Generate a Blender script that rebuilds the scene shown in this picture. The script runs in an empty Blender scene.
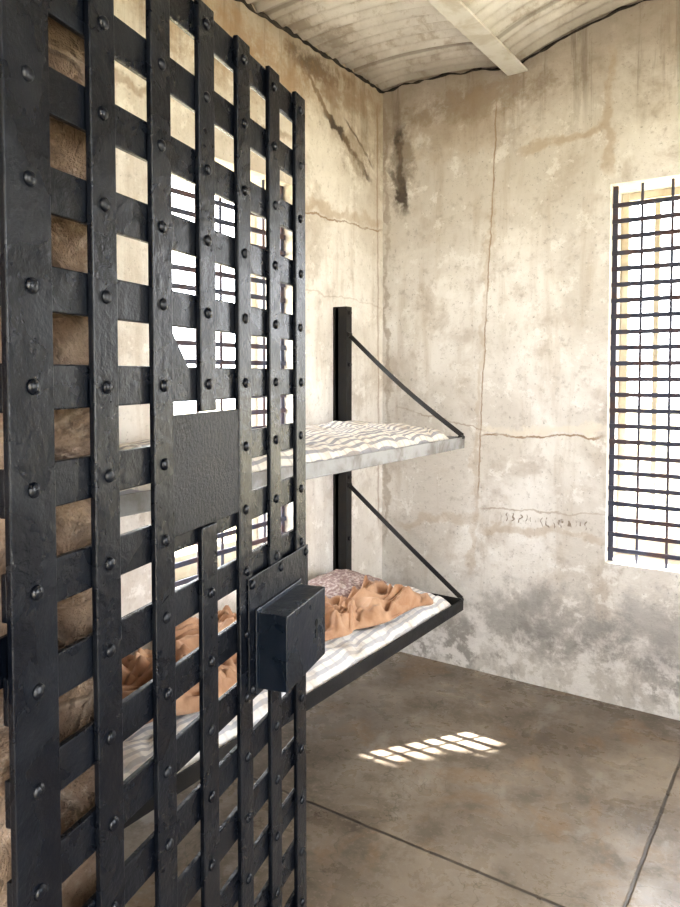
import bpy, bmesh, math, random
from mathutils import Vector, Matrix, noise
random.seed(4)
sc = bpy.context.scene
COL = sc.collection

# ---------------------------------------------------------------- node DSL
class T:
    def __init__(s, name):
        s.m = bpy.data.materials.new(name); s.m.use_nodes = True
        s.t = s.m.node_tree; s.n = s.t.nodes; s.l = s.t.links
        s.b = s.n['Principled BSDF']
        s.co = s.n.new('ShaderNodeTexCoord').outputs['Object']
        sp = s.n.new('ShaderNodeSeparateXYZ'); s.l.new(s.co, sp.inputs[0])
        s.x, s.y, s.z = sp.outputs
    def put(s, v, sock):
        if hasattr(v, 'is_linked'): s.l.new(v, sock)
        elif isinstance(v, (tuple, list)):
            sock.default_value = (*v, 1) if len(v) == 3 and len(sock.default_value) == 4 else v
        else: sock.default_value = v
    def M(s, op, a, b=0.0, c=0.0):
        n = s.n.new('ShaderNodeMath'); n.operation = op
        s.put(a, n.inputs[0]); s.put(b, n.inputs[1])
        if op in ('MULTIPLY_ADD', 'SMOOTH_MIN'): s.put(c, n.inputs[2])
        return n.outputs[0]
    def mr(s, v, a, b, c=0.0, d=1.0, smooth=True):
        n = s.n.new('ShaderNodeMapRange')
        if smooth: n.interpolation_type = 'SMOOTHSTEP'
        s.put(v, n.inputs['Value']); s.put(a, n.inputs['From Min']); s.put(b, n.inputs['From Max'])
        s.put(c, n.inputs['To Min']); s.put(d, n.inputs['To Max'])
        return n.outputs['Result']
    def noise(s, scale, detail=4, rough=.55, dist=0.0, vec=None, sc3=None):
        n = s.n.new('ShaderNodeTexNoise')
        v = vec or s.co
        if sc3:
            mp = s.n.new('ShaderNodeMapping'); s.l.new(v, mp.inputs[0]); mp.inputs['Scale'].default_value = sc3; v = mp.outputs[0]
        s.l.new(v, n.inputs['Vector'])
        n.inputs['Scale'].default_value = scale; n.inputs['Detail'].default_value = detail
        n.inputs['Roughness'].default_value = rough; n.inputs['Distortion'].default_value = dist
        return n.outputs['Fac']
    def mix(s, f, a, b, mode='MIX'):
        n = s.n.new('ShaderNodeMix'); n.data_type = 'RGBA'; n.blend_type = mode
        s.put(f, n.inputs[0]); s.put(a, n.inputs[6]); s.put(b, n.inputs[7])
        return n.outputs[2]
    def bump(s, h, strength=.4, dist=.01):
        n = s.n.new('ShaderNodeBump'); n.inputs['Strength'].default_value = strength
        n.inputs['Distance'].default_value = dist; s.l.new(h, n.inputs['Height'])
        s.l.new(n.outputs[0], s.b.inputs['Normal'])
    def out(s, col=None, rough=None, metal=None, spec=None):
        if col is not None: s.put(col, s.b.inputs['Base Color'])
        if rough is not None: s.put(rough, s.b.inputs['Roughness'])
        if metal is not None: s.put(metal, s.b.inputs['Metallic'])
        if spec is not None: s.put(spec, s.b.inputs['Specular IOR Level'])
        return s.m

def wall_mat(name, axis, lines=(), blobs=(), tint=(1, 1, 1), ticks=None):
    t = T(name)
    u = t.x if axis == 'x' else t.y
    z = t.z
    n1 = t.noise(1.3, 6, .62, .4); n2 = t.noise(4.2, 8, .68, .3); n3 = t.noise(24, 6, .75)
    ns = t.noise(3.0, 6, .65, .3, sc3=(2.4, 2.4, .30))
    n5 = t.noise(70, 3, .7)
    c = t.mix(t.mr(n1, .38, .60), (.67, .64, .60), (.86, .845, .82))
    c = t.mix(t.M('MULTIPLY', t.mr(n2, .50, .66), .60), c, (.52, .465, .41))
    c = t.mix(t.M('MULTIPLY', t.mr(ns, .50, .68), .42), c, (.47, .40, .325))
    c = t.mix(t.M('MULTIPLY', t.mr(n3, .53, .72), .50), c, (.37, .335, .30))
    n4 = t.noise(8, 9, .74, .15)
    c = t.mix(t.M('MULTIPLY', t.mr(n4, .55, .62), .50), c, (.93, .925, .91))
    c = t.mix(t.M('MULTIPLY', t.mr(n5, .60, .72), .5), c, (.21, .19, .175))
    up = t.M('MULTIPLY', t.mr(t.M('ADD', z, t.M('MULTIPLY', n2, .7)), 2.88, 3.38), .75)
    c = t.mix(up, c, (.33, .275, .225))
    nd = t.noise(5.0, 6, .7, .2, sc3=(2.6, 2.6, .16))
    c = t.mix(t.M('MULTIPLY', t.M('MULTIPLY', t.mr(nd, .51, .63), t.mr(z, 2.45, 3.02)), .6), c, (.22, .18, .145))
    dz = t.M('SUBTRACT', z, t.M('MULTIPLY', n1, .75))
    c = t.mix(t.M('MULTIPLY', t.mr(dz, .24, -.12), .5), c, (.56, .55, .54))
    c = t.mix(t.M('MULTIPLY', t.M('MULTIPLY', t.mr(z, .58, .10), t.mr(n2, .47, .60)), .62), c, (.24, .23, .225))
    c = t.mix(t.M('MULTIPLY', t.M('MULTIPLY', t.mr(z, .40, .08), t.mr(n4, .46, .56)), .85), c, (.84, .83, .82))
    wrp = t.M('MULTIPLY', t.M('SUBTRACT', t.noise(9, 4, .6), .5), .07)
    wr2 = t.M('MULTIPLY', t.M('SUBTRACT', t.noise(2.2, 3, .5), .5), .06)
    w = t.M('ADD', wrp, wr2)
    hgt = t.M('MULTIPLY', n3, .5)
    hgt = t.M('ADD', hgt, n2)
    for (u0, z0, u1, z1, wd, st, colr) in lines:
        du, dzz = u1-u0, z1-z0; L = math.hypot(du, dzz); du /= L; dzz /= L
        pu = t.M('SUBTRACT', u, u0); pz = t.M('SUBTRACT', z, z0)
        a = t.M('ADD', t.M('MULTIPLY', pu, du), t.M('MULTIPLY', pz, dzz))
        d = t.M('SUBTRACT', t.M('MULTIPLY', pz, du), t.M('MULTIPLY', pu, dzz))
        wf = 2.2 if wd > .017 else (.45 if abs(dzz) > .9 else 1.0)
        d = t.M('ABSOLUTE', t.M('ADD', d, t.M('MULTIPLY', w, wf)))
        core = t.mr(d, wd, wd*.3)
        rng = t.M('MULTIPLY', t.mr(a, -.04, .04), t.mr(a, L+.04, L-.04))
        brk = t.mr(n2, .30, .52, .35, 1)
        f = t.M('MULTIPLY', t.M('MULTIPLY', core, rng), t.M('MULTIPLY', brk, st))
        c = t.mix(f, c, colr)
    for (u0, z0, a_, b_, st, colr) in blobs:
        e1 = t.M('DIVIDE', t.M('SUBTRACT', u, u0), a_); e2 = t.M('DIVIDE', t.M('SUBTRACT', z, z0), b_)
        r = t.M('ADD', t.M('MULTIPLY', e1, e1), t.M('MULTIPLY', e2, e2))
        r = t.M('ADD', r, t.M('MULTIPLY', t.M('SUBTRACT', n4, .5), 5.0))
        c = t.mix(t.M('MULTIPLY', t.mr(r, 1.1, -.1), st), c, colr)
    if ticks:   # scratched tally marks
        ua, ub, zc = ticks
        q = t.M('ADD', t.M('MULTIPLY', u, 1/.030), t.M('MULTIPLY', t.noise(14, 2), 3.0))
        fr = t.M('ABSOLUTE', t.M('SUBTRACT', t.M('FRACT', q), .5))
        dzz = t.M('ABSOLUTE', t.M('SUBTRACT', z, t.M('ADD', zc, t.M('MULTIPLY', t.M('SUBTRACT', n3, .5), .05))))
        f = t.M('MULTIPLY', t.mr(fr, .14, .05), t.mr(dzz, .024, .016))
        f = t.M('MULTIPLY', f, t.M('MULTIPLY', t.mr(u, ua, ua+.03), t.mr(u, ub, ub-.03)))
        f = t.M('MULTIPLY', f, t.mr(t.noise(19, 2), .42, .50))
        c = t.mix(t.M('MULTIPLY', f, .85), c, (.22, .17, .13))
    c = t.mix(1.0, c, tint, 'MULTIPLY')
    t.bump(hgt, .6, .012)
    return t.out(c, t.mr(n3, .3, .7, .72, .95), spec=.25)

BR = (.30, .205, .13); DK = (.10, .085, .075); TAN = (.48, .385, .285)
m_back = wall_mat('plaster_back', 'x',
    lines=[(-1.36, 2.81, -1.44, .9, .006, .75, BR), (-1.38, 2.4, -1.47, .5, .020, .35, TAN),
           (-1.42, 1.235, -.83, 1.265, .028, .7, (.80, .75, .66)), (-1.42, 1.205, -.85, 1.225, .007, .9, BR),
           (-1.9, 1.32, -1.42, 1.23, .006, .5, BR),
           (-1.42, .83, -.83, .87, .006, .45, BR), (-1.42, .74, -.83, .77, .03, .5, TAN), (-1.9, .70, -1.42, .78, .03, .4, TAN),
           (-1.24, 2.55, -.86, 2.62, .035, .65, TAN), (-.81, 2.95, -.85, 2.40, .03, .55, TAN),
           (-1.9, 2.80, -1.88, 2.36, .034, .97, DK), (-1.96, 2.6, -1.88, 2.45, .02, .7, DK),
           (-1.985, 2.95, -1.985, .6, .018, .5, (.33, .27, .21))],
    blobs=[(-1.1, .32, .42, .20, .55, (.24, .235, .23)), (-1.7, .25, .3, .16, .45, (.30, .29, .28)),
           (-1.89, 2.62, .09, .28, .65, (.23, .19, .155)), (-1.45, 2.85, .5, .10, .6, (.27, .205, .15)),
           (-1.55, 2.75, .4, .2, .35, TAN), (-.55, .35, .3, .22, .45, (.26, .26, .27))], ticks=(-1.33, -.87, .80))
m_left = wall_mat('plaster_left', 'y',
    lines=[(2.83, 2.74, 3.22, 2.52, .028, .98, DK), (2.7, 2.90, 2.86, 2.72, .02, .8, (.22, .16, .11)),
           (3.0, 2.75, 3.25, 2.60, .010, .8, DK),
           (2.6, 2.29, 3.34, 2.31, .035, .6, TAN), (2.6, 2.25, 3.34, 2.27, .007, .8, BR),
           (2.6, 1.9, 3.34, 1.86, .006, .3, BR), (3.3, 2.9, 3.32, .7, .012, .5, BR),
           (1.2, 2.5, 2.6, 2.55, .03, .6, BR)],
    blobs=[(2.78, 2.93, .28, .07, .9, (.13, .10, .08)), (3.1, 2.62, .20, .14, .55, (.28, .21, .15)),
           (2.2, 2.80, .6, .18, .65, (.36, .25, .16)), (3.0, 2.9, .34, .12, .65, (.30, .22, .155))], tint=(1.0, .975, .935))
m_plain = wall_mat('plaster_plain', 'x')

def rough_brown():
    t = T('rough_render_brown')
    n1 = t.noise(4, 6, .65, .5); n2 = t.noise(30, 6, .7); n3 = t.noise(9, 5, .7, 1)
    c = t.mix(t.mr(n1, .38, .62), (.13, .09, .065), (.26, .195, .145))
    c = t.mix(t.M('MULTIPLY', t.mr(n3, .48, .64), .8), c, (.075, .055, .042))
    c = t.mix(t.M('MULTIPLY', t.mr(n2, .52, .7), .5), c, (.34, .285, .235))
    v = t.n.new('ShaderNodeTexVoronoi'); v.feature = 'DISTANCE_TO_EDGE'; v.inputs['Scale'].default_value = 4.2
    mp = t.n.new('ShaderNodeMapping'); mp.inputs['Scale'].default_value = (1, 1, 1.5); t.l.new(t.co, mp.inputs[0]); t.l.new(mp.outputs[0], v.inputs['Vector'])
    j = t.mr(v.outputs['Distance'], .05, .0)
    c = t.mix(t.M('MULTIPLY', j, .25), c, (.38, .32, .26))
    h = t.M('ADD', t.M('MULTIPLY', n2, .8), t.M('MULTIPLY', n3, 1.3))
    t.bump(t.M('SUBTRACT', h, t.M('MULTIPLY', j, .35)), .9, .025)
    return t.out(c, .9, spec=.2)
m_brown = rough_brown()

def floor_mat():
    t = T('stained_concrete')
    n1 = t.noise(1.4, 7, .62, .4); n2 = t.noise(5, 8, .70, .2); n3 = t.noise(45, 5, .75); n4 = t.noise(2.6, 7, .65, .5)
    c = t.mix(t.mr(n1, .38, .60), (.145, .115, .088), (.29, .245, .195))
    c = t.mix(t.M('MULTIPLY', t.mr(n2, .49, .62), .58), c, (.092, .072, .055))
    c = t.mix(t.M('MULTIPLY', t.mr(n4, .53, .62), .42), c, (.28, .18, .10))
    c = t.mix(t.M('MULTIPLY', t.mr(n3, .5, .70), .48), c, (.38, .34, .29))
    n6 = t.noise(3.4, 8, .72, .2, sc3=(1.3, .8, 1))
    c = t.mix(t.M('MULTIPLY', t.mr(n6, .55, .66), .55), c, (.40, .365, .32))
    w = t.M('MULTIPLY', t.M('SUBTRACT', t.noise(10, 3, .5), .5), .008)
    jx = t.mr(t.M('ABSOLUTE', t.M('ADD', t.M('ADD', t.x, .44), w)), .008, .003)
    jy = t.mr(t.M('ABSOLUTE', t.M('ADD', t.M('SUBTRACT', t.y, 1.98), w)), .008, .003)
    j = t.M('MAXIMUM', jx, jy)
    c = t.mix(t.M('MULTIPLY', j, .85), c, (.035, .028, .022))
    cr = t.M('ABSOLUTE', t.M('SUBTRACT', t.noise(1.7, 5, .6, .3), .5))
    c = t.mix(t.mr(cr, .004, 0.0, 0, .45), c, (.05, .04, .03))
    t.bump(t.M('SUBTRACT', t.M('MULTIPLY', n3, .25), t.M('MULTIPLY', j, 1.5)), .3, .006)
    return t.out(c, t.mr(n2, .35, .65, .22, .45), spec=.5)
m_floor = floor_mat()

def ceil_mat():
    t = T('corrugated_sheet')
    n1 = t.noise(1.8, 6, .65, .3); n2 = t.noise(5, 8, .72, .2); n3 = t.noise(30, 5, .75)
    c = t.mix(t.mr(n1, .38, .62), (.62, .60, .57), (.82, .81, .785))
    c = t.mix(t.M('MULTIPLY', t.mr(n2, .52, .62), .55), c, (.37, .31, .25))
    c = t.mix(t.M('MULTIPLY', t.mr(n3, .53, .70), .45), c, (.45, .41, .36))
    rib = t.M('SINE', t.M('MULTIPLY', t.y, 2*math.pi/.076))
    c = t.mix(t.M('MULTIPLY', t.mr(rib, .3, 1.0), t.mr(n2, .35, .6, .05, .35)), c, (.30, .26, .22))  # shading put into the colour: corrugation troughs darkened so the ribs show
    fr = t.M('FRACT', t.M('DIVIDE', t.M('ADD', t.y, t.M('MULTIPLY', t.noise(5), .01)), .684))
    c = t.mix(t.mr(t.M('ABSOLUTE', t.M('SUBTRACT', fr, .5)), .014, .005, 0, .5), c, (.14, .11, .09))
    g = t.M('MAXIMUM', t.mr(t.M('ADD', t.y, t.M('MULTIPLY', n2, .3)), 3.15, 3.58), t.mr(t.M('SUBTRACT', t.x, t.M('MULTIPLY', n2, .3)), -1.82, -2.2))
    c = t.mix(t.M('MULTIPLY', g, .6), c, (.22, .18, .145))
    t.bump(n3, .2, .004)
    return t.out(c, .7)
m_ceil = ceil_mat()

def paint(name, col, col2, rough, bs=.35, bscale=60, spec=.5):
    t = T(name)
    n1 = t.noise(bscale, 5, .65); n2 = t.noise(8, 5, .6, .5)
    c = t.mix(t.mr(n2, .42, .66), col, col2)
    t.bump(t.M('ADD', n1, n2), bs, .003)
    return t.out(c, t.mr(n2, .35, .65, rough*.8, rough*1.3), spec=spec)
m_black = paint('black_enamel', (.0028, .0042, .0075), (.006, .008, .012), .27, .8, 45, .36)
m_plate = paint('hammered_black', (.008, .009, .011), (.018, .019, .022), .36, 1.0, 120, .4)
m_lock = paint('lock_enamel', (.003, .007, .014), (.007, .011, .020), .30, .35, 80, .36)
m_bedblk = paint('bed_black', (.008, .009, .011), (.024, .021, .019), .5, .4)
m_bedgry = paint('bed_grey', (.28, .28, .28), (.17, .155, .14), .5, .4)
m_beam = paint('beam_paint', (.72, .71, .69), (.58, .55, .50), .6, .3)
m_grid = paint('grille_iron', (.055, .062, .095), (.10, .062, .062), .6, .5)
m_wood = paint('window_wood', (.74, .68, .55), (.60, .53, .40), .6, .3)
m_hole = paint('keyhole_dark', (.002, .002, .002), (.004, .004, .004), .9, 0)
m_ground = paint('dry_ground', (.42, .36, .24), (.30, .30, .16), .95, .5, 5)
m_joint = paint('dark_joint', (.03, .027, .025), (.07, .06, .05), .9, .3)
m_leaf = paint('leaf', (.05, .10, .025), (.10, .14, .04), .7, .2)
m_bark = paint('bark', (.14, .10, .07), (.08, .06, .045), .9, 1.0, 20)

def mattress_mat(name, base, stripe, st, pitch):
    t = T(name)
    w = t.M('MULTIPLY', t.M('SUBTRACT', t.noise(6, 3), .5), .03)
    ph = t.M('FRACT', t.M('DIVIDE', t.M('ADD', t.x, w), pitch))
    a = t.mr(t.M('ABSOLUTE', t.M('SUBTRACT', ph, .5)), .24, .18)
    ph2 = t.M('FRACT', t.M('DIVIDE', t.M('ADD', t.y, w), .05))
    b = t.mr(t.M('ABSOLUTE', t.M('SUBTRACT', ph2, .5)), .12, .06)
    n = t.noise(9, 5, .6); n3 = t.noise(80, 3)
    c = t.mix(t.M('MULTIPLY', a, st), base, stripe)
    c = t.mix(t.M('MULTIPLY', b, st*.4), c, stripe)
    c = t.mix(t.M('MULTIPLY', t.mr(n, .5, .7), .5), c, (.42, .34, .26))
    t.bump(n3, .25, .002)
    return t.out(c, .95, spec=.1)
m_matt = mattress_mat('ticking', (.74, .69, .62), (.22, .225, .26), .75, .026)
m_matt2 = mattress_mat('ticking_pale', (.78, .75, .71), (.34, .35, .40), .65, .028)

def blanket_mat():
    t = T('tan_blanket')
    n = t.noise(7, 5, .6); n3 = t.noise(150, 3)
    c = t.mix(t.mr(n, .35, .65), (.36, .205, .125), (.52, .34, .225))
    t.bump(n3, .4, .002)
    t.b.inputs['Sheen Weight'].default_value = .1
    return t.out(c, .95, spec=.1)
m_blank = blanket_mat()
def pillow_mat():
    t = T('paisley')
    v = t.n.new('ShaderNodeTexVoronoi'); t.l.new(t.co, v.inputs['Vector']); v.inputs['Scale'].default_value = 55
    c = t.mix(t.mr(v.outputs['Distance'], .25, .5), (.42, .34, .31), (.26, .185, .17))
    n = t.noise(60, 3)
    c = t.mix(t.mr(n, .5, .6, 0, .5), c, (.54, .48, .44))
    return t.out(c, .95, spec=.1)
m_pill = pillow_mat()

# ---------------------------------------------------------------- mesh helpers
def mesh_obj(name, bm, mat, parent=None, smooth=False, bevel=0, recalc=True):
    if recalc: bmesh.ops.recalc_face_normals(bm, faces=bm.faces)
    me = bpy.data.meshes.new(name); bm.to_mesh(me); bm.free()
    if smooth:
        for p in me.polygons: p.use_smooth = True
    if mat: me.materials.append(mat)
    o = bpy.data.objects.new(name, me); COL.objects.link(o)
    if parent: o.parent = parent
    if bevel:
        b = o.modifiers.new('bevel', 'BEVEL'); b.width = bevel; b.segments = 2; b.limit_method = 'ANGLE'
    return o
def box(bm, x0, x1, y0, y1, z0, z1, M=None):
    vs = [bm.verts.new(Vector((x, y, z)) if M is None else M @ Vector((x, y, z)))
          for x in (x0, x1) for y in (y0, y1) for z in (z0, z1)]
    for f in ((0,1,3,2), (4,6,7,5), (0,4,5,1), (2,3,7,6), (0,2,6,4), (1,5,7,3)):
        bm.faces.new([vs[i] for i in f])
def empty(name, loc=(0,0,0), rz=0):
    e = bpy.data.objects.new(name, None); e.location = loc; e.rotation_euler = (0, 0, rz)
    e.empty_display_size = .1; COL.objects.link(e); return e
def rod(bm, p0, p1, r, seg=8):
    p0, p1 = Vector(p0), Vector(p1); d = p1-p0
    q = d.to_track_quat('Z', 'Y').to_matrix().to_4x4()
    M = Matrix.Translation((p0+p1)/2) @ q
    bmesh.ops.create_cone(bm, cap_ends=True, segments=seg, radius1=r, radius2=r, depth=d.length, matrix=M)
def flat(bm, p0, p1, w, t, up=(0,0,1)):
    p0, p1 = Vector(p0), Vector(p1); d = (p1-p0); L = d.length; d.normalize()
    side = d.cross(Vector(up)).normalized(); u = side.cross(d)
    M = Matrix((( d.x, side.x, u.x, p0.x), (d.y, side.y, u.y, p0.y), (d.z, side.z, u.z, p0.z), (0,0,0,1)))
    box(bm, 0, L, -t/2, t/2, -w/2, w/2, M)

# ---------------------------------------------------------------- room shell
XL, YB, WT = -2.0, 3.36, .27
XR, YF0, YF1 = 1.7, .10, .67
ZT = 3.25
WX0, WX1, WZ0, WZ1 = -.82, -.20, .645, 2.35
bm = bmesh.new()
box(bm, XL-WT, WX0, YB, YB+WT, 0, ZT); box(bm, WX1, XR+WT, YB, YB+WT, 0, ZT)
box(bm, WX0, WX1, YB, YB+WT, 0, WZ0); box(bm, WX0, WX1, YB, YB+WT, WZ1, ZT)
mesh_obj('wall_back', bm, m_back)
LY0, LY1 = 1.76, 2.57
bm = bmesh.new()
box(bm, XL-WT, XL, YF0, LY0, 0, ZT); box(bm, XL-WT, XL, LY1, YB, 0, ZT)
box(bm, XL-WT, XL, LY0, LY1, 0, WZ0); box(bm, XL-WT, XL, LY0, LY1, WZ1, ZT)
mesh_obj('wall_left', bm, m_left)
bm = bmesh.new()
box(bm, XR, XR+WT, YF0, YB, 0, .9); box(bm, XR, XR+WT, YF0, YB, 2.4, ZT)
box(bm, XR, XR+WT, YF0, 1.2, .9, 2.4); box(bm, XR, XR+WT, 2.6, YB, .9, 2.4)  # opening in this unseen wall is added to let in more light
mesh_obj('wall_right', bm, m_plain)
bm = bmesh.new()
box(bm, XL, -.88, YF0, YF1, 0, ZT); box(bm, .55, XR, YF0, YF1, 0, ZT); box(bm, -.88, .55, YF0, YF1, 2.35, ZT)
mesh_obj('wall_front', bm, m_brown)
bm = bmesh.new(); box(bm, XL-WT, XR+WT, -2.6, YB+WT, -.1, 0)
mesh_obj('floor', bm, m_floor)
bm = bmesh.new(); box(bm, -30, 30, -30, 40, -.5, -.12)
mesh_obj('ground', bm, m_ground)
bm = bmesh.new()
box(bm, XL-WT, XR+WT, -2.6, -2.4, 0, ZT)  # unseen wall added behind the camera to cut light reaching the door
mesh_obj('light_blocker_corridor', bm, m_plain)

def zarch(x):
    bays = [(-2.30, -1.255, .055), (-1.255, .25, .16), (.25, 1.75, .16), (1.75, 3.2, .16)]
    for a, b, r in bays:
        if a <= x <= b: return 2.975 + r*math.sin(math.pi*(x-a)/(b-a))**.8
    return 2.975
bm = bmesh.new()
NX, NY = 110, 516
xs = [XL-.02 + (XR+.04-XL)*i/NX for i in range(NX+1)]
ys = [YF0 + (YB+.02-YF0)*j/NY for j in range(NY+1)]
rows = []
for x in xs:
    zb = zarch(x)
    rows.append([bm.verts.new((x, y, zb + .012*math.sin(2*math.pi*y/.076) + .005*noise.noise(Vector((x*3, y*3, 0))))) for y in ys])
for i in range(NX):
    for j in range(NY):
        bm.faces.new((rows[i][j], rows[i+1][j], rows[i+1][j+1], rows[i][j+1]))
c = mesh_obj('ceiling', bm, m_ceil, smooth=True)
sm = c.modifiers.new('thick', 'SOLIDIFY'); sm.thickness = .004; sm.offset = 1
for bx in (-1.255, .25):
    bm = bmesh.new()
    box(bm, bx-.05, bx+.05, YF1, YB, 2.935, 2.947)
    box(bm, bx-.006, bx+.006, YF1, YB, 2.947, 3.05)
    box(bm, bx-.05, bx+.05, YF1, YB, 3.05, 3.06)
    mesh_obj('ceiling_beam', bm, m_beam, bevel=.003)
bm = bmesh.new(); box(bm, XL-1.0, XR+1.0, -2.6, 5.04, 3.26, 3.36)  # unseen; overhang cuts high sun, corridor part added to darken the doorway
box(bm, XL-WT, XR+1.0, YB+WT, 5.04, 2.93, 3.26)
mesh_obj('shading_roof', bm, m_plain)
def wobble(name, pts, r):
    cu = bpy.data.curves.new(name, 'CURVE'); cu.dimensions = '3D'; cu.bevel_depth = r; cu.bevel_resolution = 2
    sp = cu.splines.new('POLY'); sp.points.add(len(pts)-1)
    for i, p in enumerate(pts):
        sp.points[i].co = (*p, 1); sp.points[i].radius = .9 + 1.1*noise.noise(Vector(p)*23)
    cu.materials.append(m_joint)
    o = bpy.data.objects.new(name, cu); COL.objects.link(o); return o
wobble('joint_line_1', [(XL+.004, y/60, zarch(XL)-.012 + .016*noise.noise(Vector((0, y/60*14, 1)))) for y in range(45, 202)], .008)  # dark uneven line along the wall and ceiling joint
wobble('joint_line_2', [(XL + x/60, YB-.004, zarch(XL+x/60)-.012 + .012*noise.noise(Vector((x/60*12, 0, 4)))) for x in range(0, 220)], .006)

# ---------------------------------------------------------------- windows
def window(name, horiz_axis, a0, a1, face, outdir, ncols):
    e = empty(name)
    def P(a, d, z):
        return (a, face+outdir*d, z) if horiz_axis == 'x' else (face+outdir*d, a, z)
    def B(bm, a_0, a_1, d0, d1, z0, z1):
        p, q = P(a_0, d0, z0), P(a_1, d1, z1)
        box(bm, min(p[0], q[0]), max(p[0], q[0]), min(p[1], q[1]), max(p[1], q[1]), z0, z1)
    bm = bmesh.new()
    z = WZ0 + .055
    while z < WZ1 - .02:
        B(bm, a0, a1, .040, .050, z-.010, z+.010); z += .071
    mesh_obj('grille_flats', bm, m_grid, e, bevel=.002)
    bm = bmesh.new()
    for i in range(1, ncols):
        a = a0 + (a1-a0)*i/ncols
        rod(bm, P(a, .057, WZ0), P(a, .057, WZ1), .0065)
    B(bm, a0, a0+.022, .051, .060, WZ0, WZ1); B(bm, a1-.022, a1, .051, .060, WZ0, WZ1)  # side stiles widened into dark strips for the backlit jamb's shade
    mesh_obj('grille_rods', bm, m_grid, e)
    bm = bmesh.new()
    f = .035
    B(bm, a0, a0+f, .215, .26, WZ0, WZ1); B(bm, a1-f, a1, .215, .26, WZ0, WZ1)
    B(bm, a0+f, a1-f, .215, .26, WZ0, WZ0+.10); B(bm, a0+f, a1-f, .215, .26, WZ1-f, WZ1)
    if horiz_axis == 'x':
        B(bm, a0+.145, a0+.17, .215, .25, WZ0+.10, WZ1-f)
    mesh_obj('wooden_frame', bm, m_wood, e, bevel=.004)
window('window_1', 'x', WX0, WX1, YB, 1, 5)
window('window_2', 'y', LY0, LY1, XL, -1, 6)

# ---------------------------------------------------------------- cell door
door = empty('door_1', (-.796, .5015, 0), math.radians(104.95))
SP = .1408
ZS = [1.4845 + k*.1235 for k in range(-11, 6)]
bm = bmesh.new()
for i in range(7):
    w = .075 if i == 0 else .053
    s0, s1 = i*SP-w/2, i*SP+w/2
    if i == 6: s1 = i*SP+.03
    segs = [(.03, 2.135)] if i != 3 else [(.03, 1.235), (1.437, 2.135)]
    for a, b in segs: box(bm, s0, s1, -.010, 0, a, b)
mesh_obj('vertical_straps', bm, m_black, door, bevel=.002)
bm = bmesh.new()
for z in ZS: box(bm, -.035, 6*SP+.028, 0.0002, .010, z-.029, z+.029)
box(bm, -.035, 6*SP+.028, 0.0002, .010, .03, .085)
mesh_obj('horizontal_straps', bm, m_black, door, bevel=.002)
bm = bmesh.new()
box(bm, 2*SP+.024, 4*SP-.024, -.008, -.0002, 1.237, 1.435)
mesh_obj('hatch_plate', bm, m_plate, door, bevel=.002)
bm = bmesh.new()
v = [bm.verts.new(p) for p in ((2*SP+.025, -.004, 1.51), (2*SP+.085, -.004, 1.51), (2*SP+.025, -.004, 1.58),
                               (2*SP+.025, .002, 1.51), (2*SP+.085, .002, 1.51), (2*SP+.025, .002, 1.58))]
for f in ((0,1,2), (3,5,4), (0,3,4,1), (1,4,5,2), (2,5,3,0)): bm.faces.new([v[i] for i in f])
mesh_obj('gusset', bm, m_black, door)
bm = bmesh.new()
def rivet(s, y, z, r=.0100):
    M = Matrix.Translation((s, y, z)) @ Matrix.Diagonal((1, .55, 1, 1))
    bmesh.ops.create_icosphere(bm, subdivisions=2, radius=r, matrix=M)
for i in range(7):
    for z in ZS:
        if i == 3 and 1.22 < z < 1.45: continue
        if i >= 5 and .86 < z < 1.10: continue
        rivet(i*SP + random.uniform(-.002, .002), -.0105, z + random.uniform(-.002, .002))
for s, z in ((.58, 1.085), (.58, .875), (.862, 1.085), (.862, .875), (.862, .98), (.72, 1.085)):
    rivet(s, -.0145, z)
mesh_obj('rivets', bm, m_black, door, smooth=True)
bm = bmesh.new()
box(bm, .565, .877, -.014, -.0102, .862, 1.10)
mesh_obj('lock_backplate', bm, m_black, door, bevel=.0015)
bm = bmesh.new()
box(bm, .60, .816, -.080, -.014, .868, 1.022)
box(bm, .59, .825, -.0185, -.0142, .858, 1.032)
mesh_obj('lock_box', bm, m_lock, door, bevel=.004)
bm = bmesh.new()
box(bm, .755, .763, -.0812, -.0802, .925, .955)
M = Matrix.Translation((.759, -.0807, .958)) @ Matrix.Rotation(math.pi/2, 4, 'X')
bmesh.ops.create_cone(bm, cap_ends=True, segments=16, radius1=.008, radius2=.008, depth=.001, matrix=M)
mesh_obj('keyhole', bm, m_hole, door)
bm = bmesh.new()
box(bm, .82, .905, -.030, -.0145, .93, .955)
mesh_obj('lock_bolt', bm, m_lock, door, bevel=.002)
bm = bmesh.new()
for z in (.42, 1.16, 1.92):
    box(bm, -.052, .02, .0102, .018, z-.03, z+.03)
    rod(bm, (-.055, .014, z-.05), (-.055, .014, z+.05), .011, 12)
    box(bm, -.063, -.047, .018, .088, z-.03, z+.03)
mesh_obj('hinges', bm, m_black, door, bevel=.0015)

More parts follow.
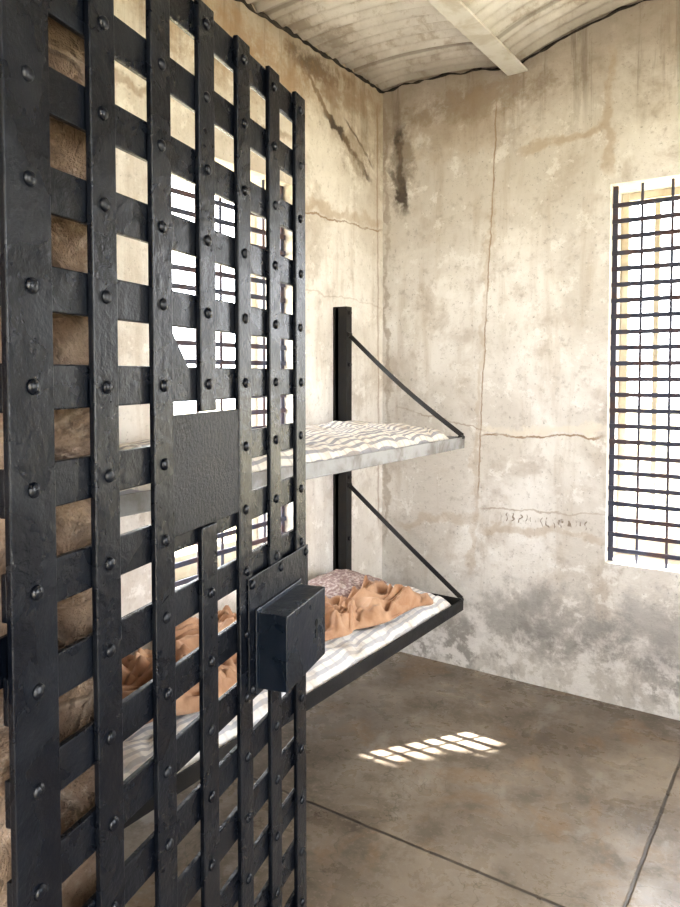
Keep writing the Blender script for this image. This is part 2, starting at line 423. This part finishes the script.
# ---------------------------------------------------------------- bunk bed
bed = empty('bunk_bed')
BX0, BX1, BY0, BY1 = -1.985, -1.317, 1.02, 2.92
PO = .022
bm = bmesh.new()
for y in (BY1-.008, BY0+.025):
    h = .025
    box(bm, XL, XL+.012+PO, y-h, y+h, .36, 1.83)
    box(bm, XL+.012, XL+.050+PO, y-h, y-h+.01, .36, 1.83)
    box(bm, XL+.012, XL+.050+PO, y+h-.01, y+h, .36, 1.83)
    box(bm, XL+.046+PO, XL+.056+PO, y-h, y+h, .36, 1.83)
    for zz in (1.80, 1.55, 1.0, .7):
        rod(bm, (XL+.055+PO, y, zz), (XL+.066+PO, y, zz), .012, 10)
mesh_obj('posts', bm, m_bedblk, bed, bevel=.002)
def frame(nm, zt, mat):
    bm = bmesh.new(); t = .005; h = .045
    box(bm, BX1-t, BX1, BY0, BY1, zt-h, zt); box(bm, BX1-.04, BX1, BY0, BY1, zt-h-t, zt-h)
    for y0, y1 in ((BY0, BY0+t), (BY1-t, BY1)):
        box(bm, BX0+.05, BX1, y0, y1, zt-h, zt)
    box(bm, BX0+.05, BX0+.055, BY0, BY1, zt-h, zt)
    n = 12
    for i in range(n):
        y = BY0 + (i+.5)*(BY1-BY0)/n
        box(bm, BX0+.05, BX1-t, y-.02, y+.02, zt-h+.001, zt-h+.006)
    for i in range(5):
        x = BX0+.1 + i*.13
        box(bm, x-.015, x+.015, BY0, BY1, zt-h+.006, zt-h+.010)
    mesh_obj(nm, bm, mat, bed, bevel=.001)
ZU, ZL = 1.228, .505
frame('upper_frame', ZU, m_bedgry); frame('lower_frame', ZL, m_bedblk)
bm = bmesh.new()
for y in (BY1-.012, BY0+.012):
    for za, zb in ((1.695, ZU+.005), (.965, ZL+.005)):
        P0 = Vector((XL+.058+PO, y, za)); P1 = Vector((BX1-.004, y, zb))
        N = 10; prev = P0
        for k in range(1, N+1):
            f = k/N; p = P0.lerp(P1, f); p.z -= (.020 if za > 1.5 else .004)*math.sin(math.pi*f)
            flat(bm, prev, p, .020, .006); prev = p
        rod(bm, (BX1-.01, y+.012, zb-.008), (BX1-.01, y-.014, zb-.008), .012, 10)
        rod(bm, (P0.x, y+.012, za), (P0.x, y-.014, za), .012, 10)
mesh_obj('support_straps', bm, m_bedblk, bed)

def cloth_slab(name, x0, x1, y0, y1, z0, h, mat, seed, amp=.012, nx=50, ny=150, p=6, pow2=.5):
    bm = bmesh.new(); top = []; bot = []
    for i in range(nx+1):
        rt, rb = [], []
        for j in range(ny+1):
            u = math.sin((i/nx-.5)*math.pi); v = (j/ny)*2-1
            x = (x0+x1)/2 + u*(x1-x0)/2; y = (y0+y1)/2 + v*(y1-y0)/2
            e = max(0, 1-abs(u)**p)**pow2 * max(0, 1-abs(v)**(p*5))**pow2
            nn = noise.noise(Vector((x*5, y*4, seed)))*amp + noise.noise(Vector((x*14, y*11, seed+3)))*amp*.7
            rr = abs(noise.noise(Vector((x*9+y*3, y*6, seed+7))))
            nn -= max(0, .12-rr)*amp*5.0
            wx = noise.noise(Vector((y*4, seed, 0)))*.012*u
            rt.append(bm.verts.new((x+wx, y, z0 + h*e*(.92) + nn*e + .002)))
            rb.append(bm.verts.new((x+wx, y, z0)))
        top.append(rt); bot.append(rb)
    for i in range(nx):
        for j in range(ny):
            bm.faces.new((top[i][j], top[i+1][j], top[i+1][j+1], top[i][j+1]))
            bm.faces.new((bot[i][j], bot[i][j+1], bot[i+1][j+1], bot[i+1][j]))
    for j in range(ny):
        bm.faces.new((top[0][j], top[0][j+1], bot[0][j+1], bot[0][j]))
        bm.faces.new((top[nx][j], bot[nx][j], bot[nx][j+1], top[nx][j+1]))
    for i in range(nx):
        bm.faces.new((top[i][0], bot[i][0], bot[i+1][0], top[i+1][0]))
        bm.faces.new((top[i][ny], top[i+1][ny], bot[i+1][ny], bot[i][ny]))
    return mesh_obj(name, bm, mat, smooth=True)
cloth_slab('mattress', -1.915, -1.335, 1.04, 2.85, ZU-.034, .095, m_matt, 1.3, .020)
cloth_slab('mattress', -1.915, -1.330, 1.04, 2.86, ZL-.034, .085, m_matt2, 5.1, .020)

def pillow(name, cx, cy, z0, a, b, h, mat, seed):
    bm = bmesh.new(); n = 36; vt = {}
    for sgn in (1, -1):
        for i in range(n+1):
            for j in range(n+1):
                u = i/n*2-1; v = j/n*2-1
                e = max(0, (1-abs(u)**2.4)*(1-abs(v)**2.4))**.5
                x = cx + a*u*(1-.06*v*v*abs(u)); y = cy + b*v*(1-.06*u*u)
                hz = h*e*(1+.35*noise.noise(Vector((x*9, y*9, seed)))) + (.008*noise.noise(Vector((x*30, y*30, seed))) if e > .2 else 0)
                z = z0 + (hz if sgn > 0 else 0)
                if sgn < 0 and (i in (0, n) or j in (0, n)): vt[(sgn, i, j)] = vt[(1, i, j)]
                else: vt[(sgn, i, j)] = bm.verts.new((x, y, z))
        for i in range(n):
            for j in range(n):
                try: bm.faces.new([vt[(sgn, i+p, j+q)] for p, q in ((0,0), (1,0), (1,1), (0,1))])
                except ValueError: pass
    return mesh_obj(name, bm, mat, smooth=True)
pillow('pillow', -1.765, 2.60, ZL+.052, .145, .20, .050, m_pill, 2)

def blanket(name, seed):
    bm = bmesh.new(); nu, nv = 170, 460
    g = []
    for i in range(nu+1):
        r = []
        for j in range(nv+1):
            u = i/nu*2-1; v = j/nv
            y = 1.10 + v*1.56
            s = min(1, max(0, (y-1.75)/.75)); s = s*s*(3-2*s)
            cx = -1.67 + .19*s + .05*math.sin(y*5.0)*(1-s) + .03*noise.noise(Vector((y*3, 0, seed)))
            hw = (.20 - .075*s) + .05*math.sin(y*3.7+1)*(1-s) + .06*noise.noise(Vector((y*6, 5, seed)))
            x = cx + u*hw
            y2 = y + .10*noise.noise(Vector((x*6, y*3, seed+2)))
            wx = x + .08*noise.noise(Vector((x*6, y*6, seed)))
            wy = y + .22*noise.noise(Vector((x*6, y*3.5, seed+9)))
            f1 = abs(math.sin(wy*17 + 28*wx)); f2 = abs(math.sin(wy*9 - 50*wx)); f3 = abs(noise.noise(Vector((wx*20, wy*12, seed+5))))
            fold = .034*(1-f1)**1.2 + .020*(1-f2)**1.4 + .030*max(0, 1-f3*3.4)
            big = .020*(noise.noise(Vector((x*6, y*5, seed+4)))+.45)
            e = min(1, (1-abs(u))*5)*min(1, v*18)*min(1, (1-v)*14)
            e = math.sqrt(max(e, 0))
            z = ZL + .054 + (fold + max(big, 0))*e + .004
            x += .014*math.sin(wy*17+28*wx)
            r.append(bm.verts.new((x, y2, z)))
        g.append(r)
    for i in range(nu):
        for j in range(nv):
            bm.faces.new((g[i][j], g[i+1][j], g[i+1][j+1], g[i][j+1]))
    o = mesh_obj(name, bm, m_blank, smooth=True)
    s = o.modifiers.new('thick', 'SOLIDIFY'); s.thickness = .005; s.offset = 1
    return o
blanket('blanket', 3.0)

# ---------------------------------------------------------------- tree added out of view to cut the sun patch on the floor
sun_blocker_tree = empty('sun_blocker_tree', (3.25, 6.7, -.12))
bm = bmesh.new()
rod(bm, (0, 0, 0), (.05, .05, 3.0), .14, 12); rod(bm, (.05, .05, 2.9), (-.5, .1, 4.6), .07, 8)
rod(bm, (.05, .05, 2.9), (.6, -.1, 5.0), .08, 8); rod(bm, (.05, .05, 2.9), (.05, .3, 5.6), .07, 8)
mesh_obj('sun_blocker_trunk', bm, m_bark, sun_blocker_tree)
bm = bmesh.new()
rnd = random.Random(9)
for k in range(13000):
    while True:
        p = Vector((rnd.uniform(-1, 1), rnd.uniform(-1, 1), rnd.uniform(-1, 1)))
        if p.length < 1: break
    p = Vector((p.x*1.6+.12, p.y*.9, p.z*1.6 + 5.16))
    R = Matrix.Rotation(rnd.uniform(0, 6.28), 4, 'Z') @ Matrix.Rotation(rnd.uniform(0, 6.28), 4, 'X')
    M = Matrix.Translation(p) @ R
    a = rnd.uniform(.06, .10)
    bm.faces.new([bm.verts.new(M @ Vector(q)) for q in ((-a, 0, 0), (0, a*.6, 0), (a, 0, 0), (0, -a*.6, 0))])
mesh_obj('sun_blocker_foliage', bm, m_leaf, sun_blocker_tree, recalc=False)

# ---------------------------------------------------------------- light
w = bpy.data.worlds.new('World'); sc.world = w; w.use_nodes = True
bg = w.node_tree.nodes['Background']; bg.inputs[0].default_value = (.92, .95, 1.0, 1); bg.inputs[1].default_value = 15.5
L = bpy.data.lights.new('sun', 'SUN'); L.energy = 50; L.angle = math.radians(.5); L.color = (1, .95, .88)
o = bpy.data.objects.new('sun', L); COL.objects.link(o)
o.rotation_euler = Vector((-.69, -1, -1.09)).to_track_quat('-Z', 'Y').to_euler()
def area(name, loc, dirv, sx, sy, e, col=(1,1,1), portal=False):
    L = bpy.data.lights.new(name, 'AREA'); L.shape = 'RECTANGLE'; L.size = sx; L.size_y = sy; L.energy = e; L.color = col
    if portal: L.cycles.is_portal = True
    o = bpy.data.objects.new(name, L); COL.objects.link(o); o.location = loc
    o.rotation_euler = Vector(dirv).to_track_quat('-Z', 'Z' if abs(dirv[2]) < .9 else 'Y').to_euler()
    return o
area('opening_light_portal', ((WX0+WX1)/2, YB+WT+.02, 1.5), (0, -1, 0), .62, 1.71, 1, portal=True)
area('opening_light_portal', (XL-WT-.02, (LY0+LY1)/2, 1.5), (1, 0, 0), .81, 1.71, 1, portal=True)
area('opening_light_portal', (XR+WT+.02, 1.9, 1.65), (-1, 0, 0), 1.4, 1.5, 1, portal=True)  # for the opening added in the unseen right wall
area('opening_light_portal', (XL-WT-.02, -1.15, 1.6), (1, 0, 0), 2.5, 3.2, 1, portal=True)  # open corridor ends, no windows here; portals only guide sky sampling
area('opening_light_portal', (XR+WT+.02, -1.15, 1.6), (-1, 0, 0), 2.5, 3.2, 1, portal=True)

# ---------------------------------------------------------------- camera
cam = bpy.data.cameras.new('camera'); co = bpy.data.objects.new('camera', cam); COL.objects.link(co)
cam.sensor_fit = 'VERTICAL'; cam.sensor_height = 36; cam.lens = 718/907*36
cam.shift_y = -.0548; cam.clip_start = .02
co.location = (0, 0, 1.5)
co.rotation_euler = (math.radians(90-2.3), 0, math.radians(34.15))
sc.camera = co
sc.view_settings.view_transform = 'Standard'
try: sc.view_settings.look = 'Medium High Contrast'
except Exception as ex: print('look', ex)
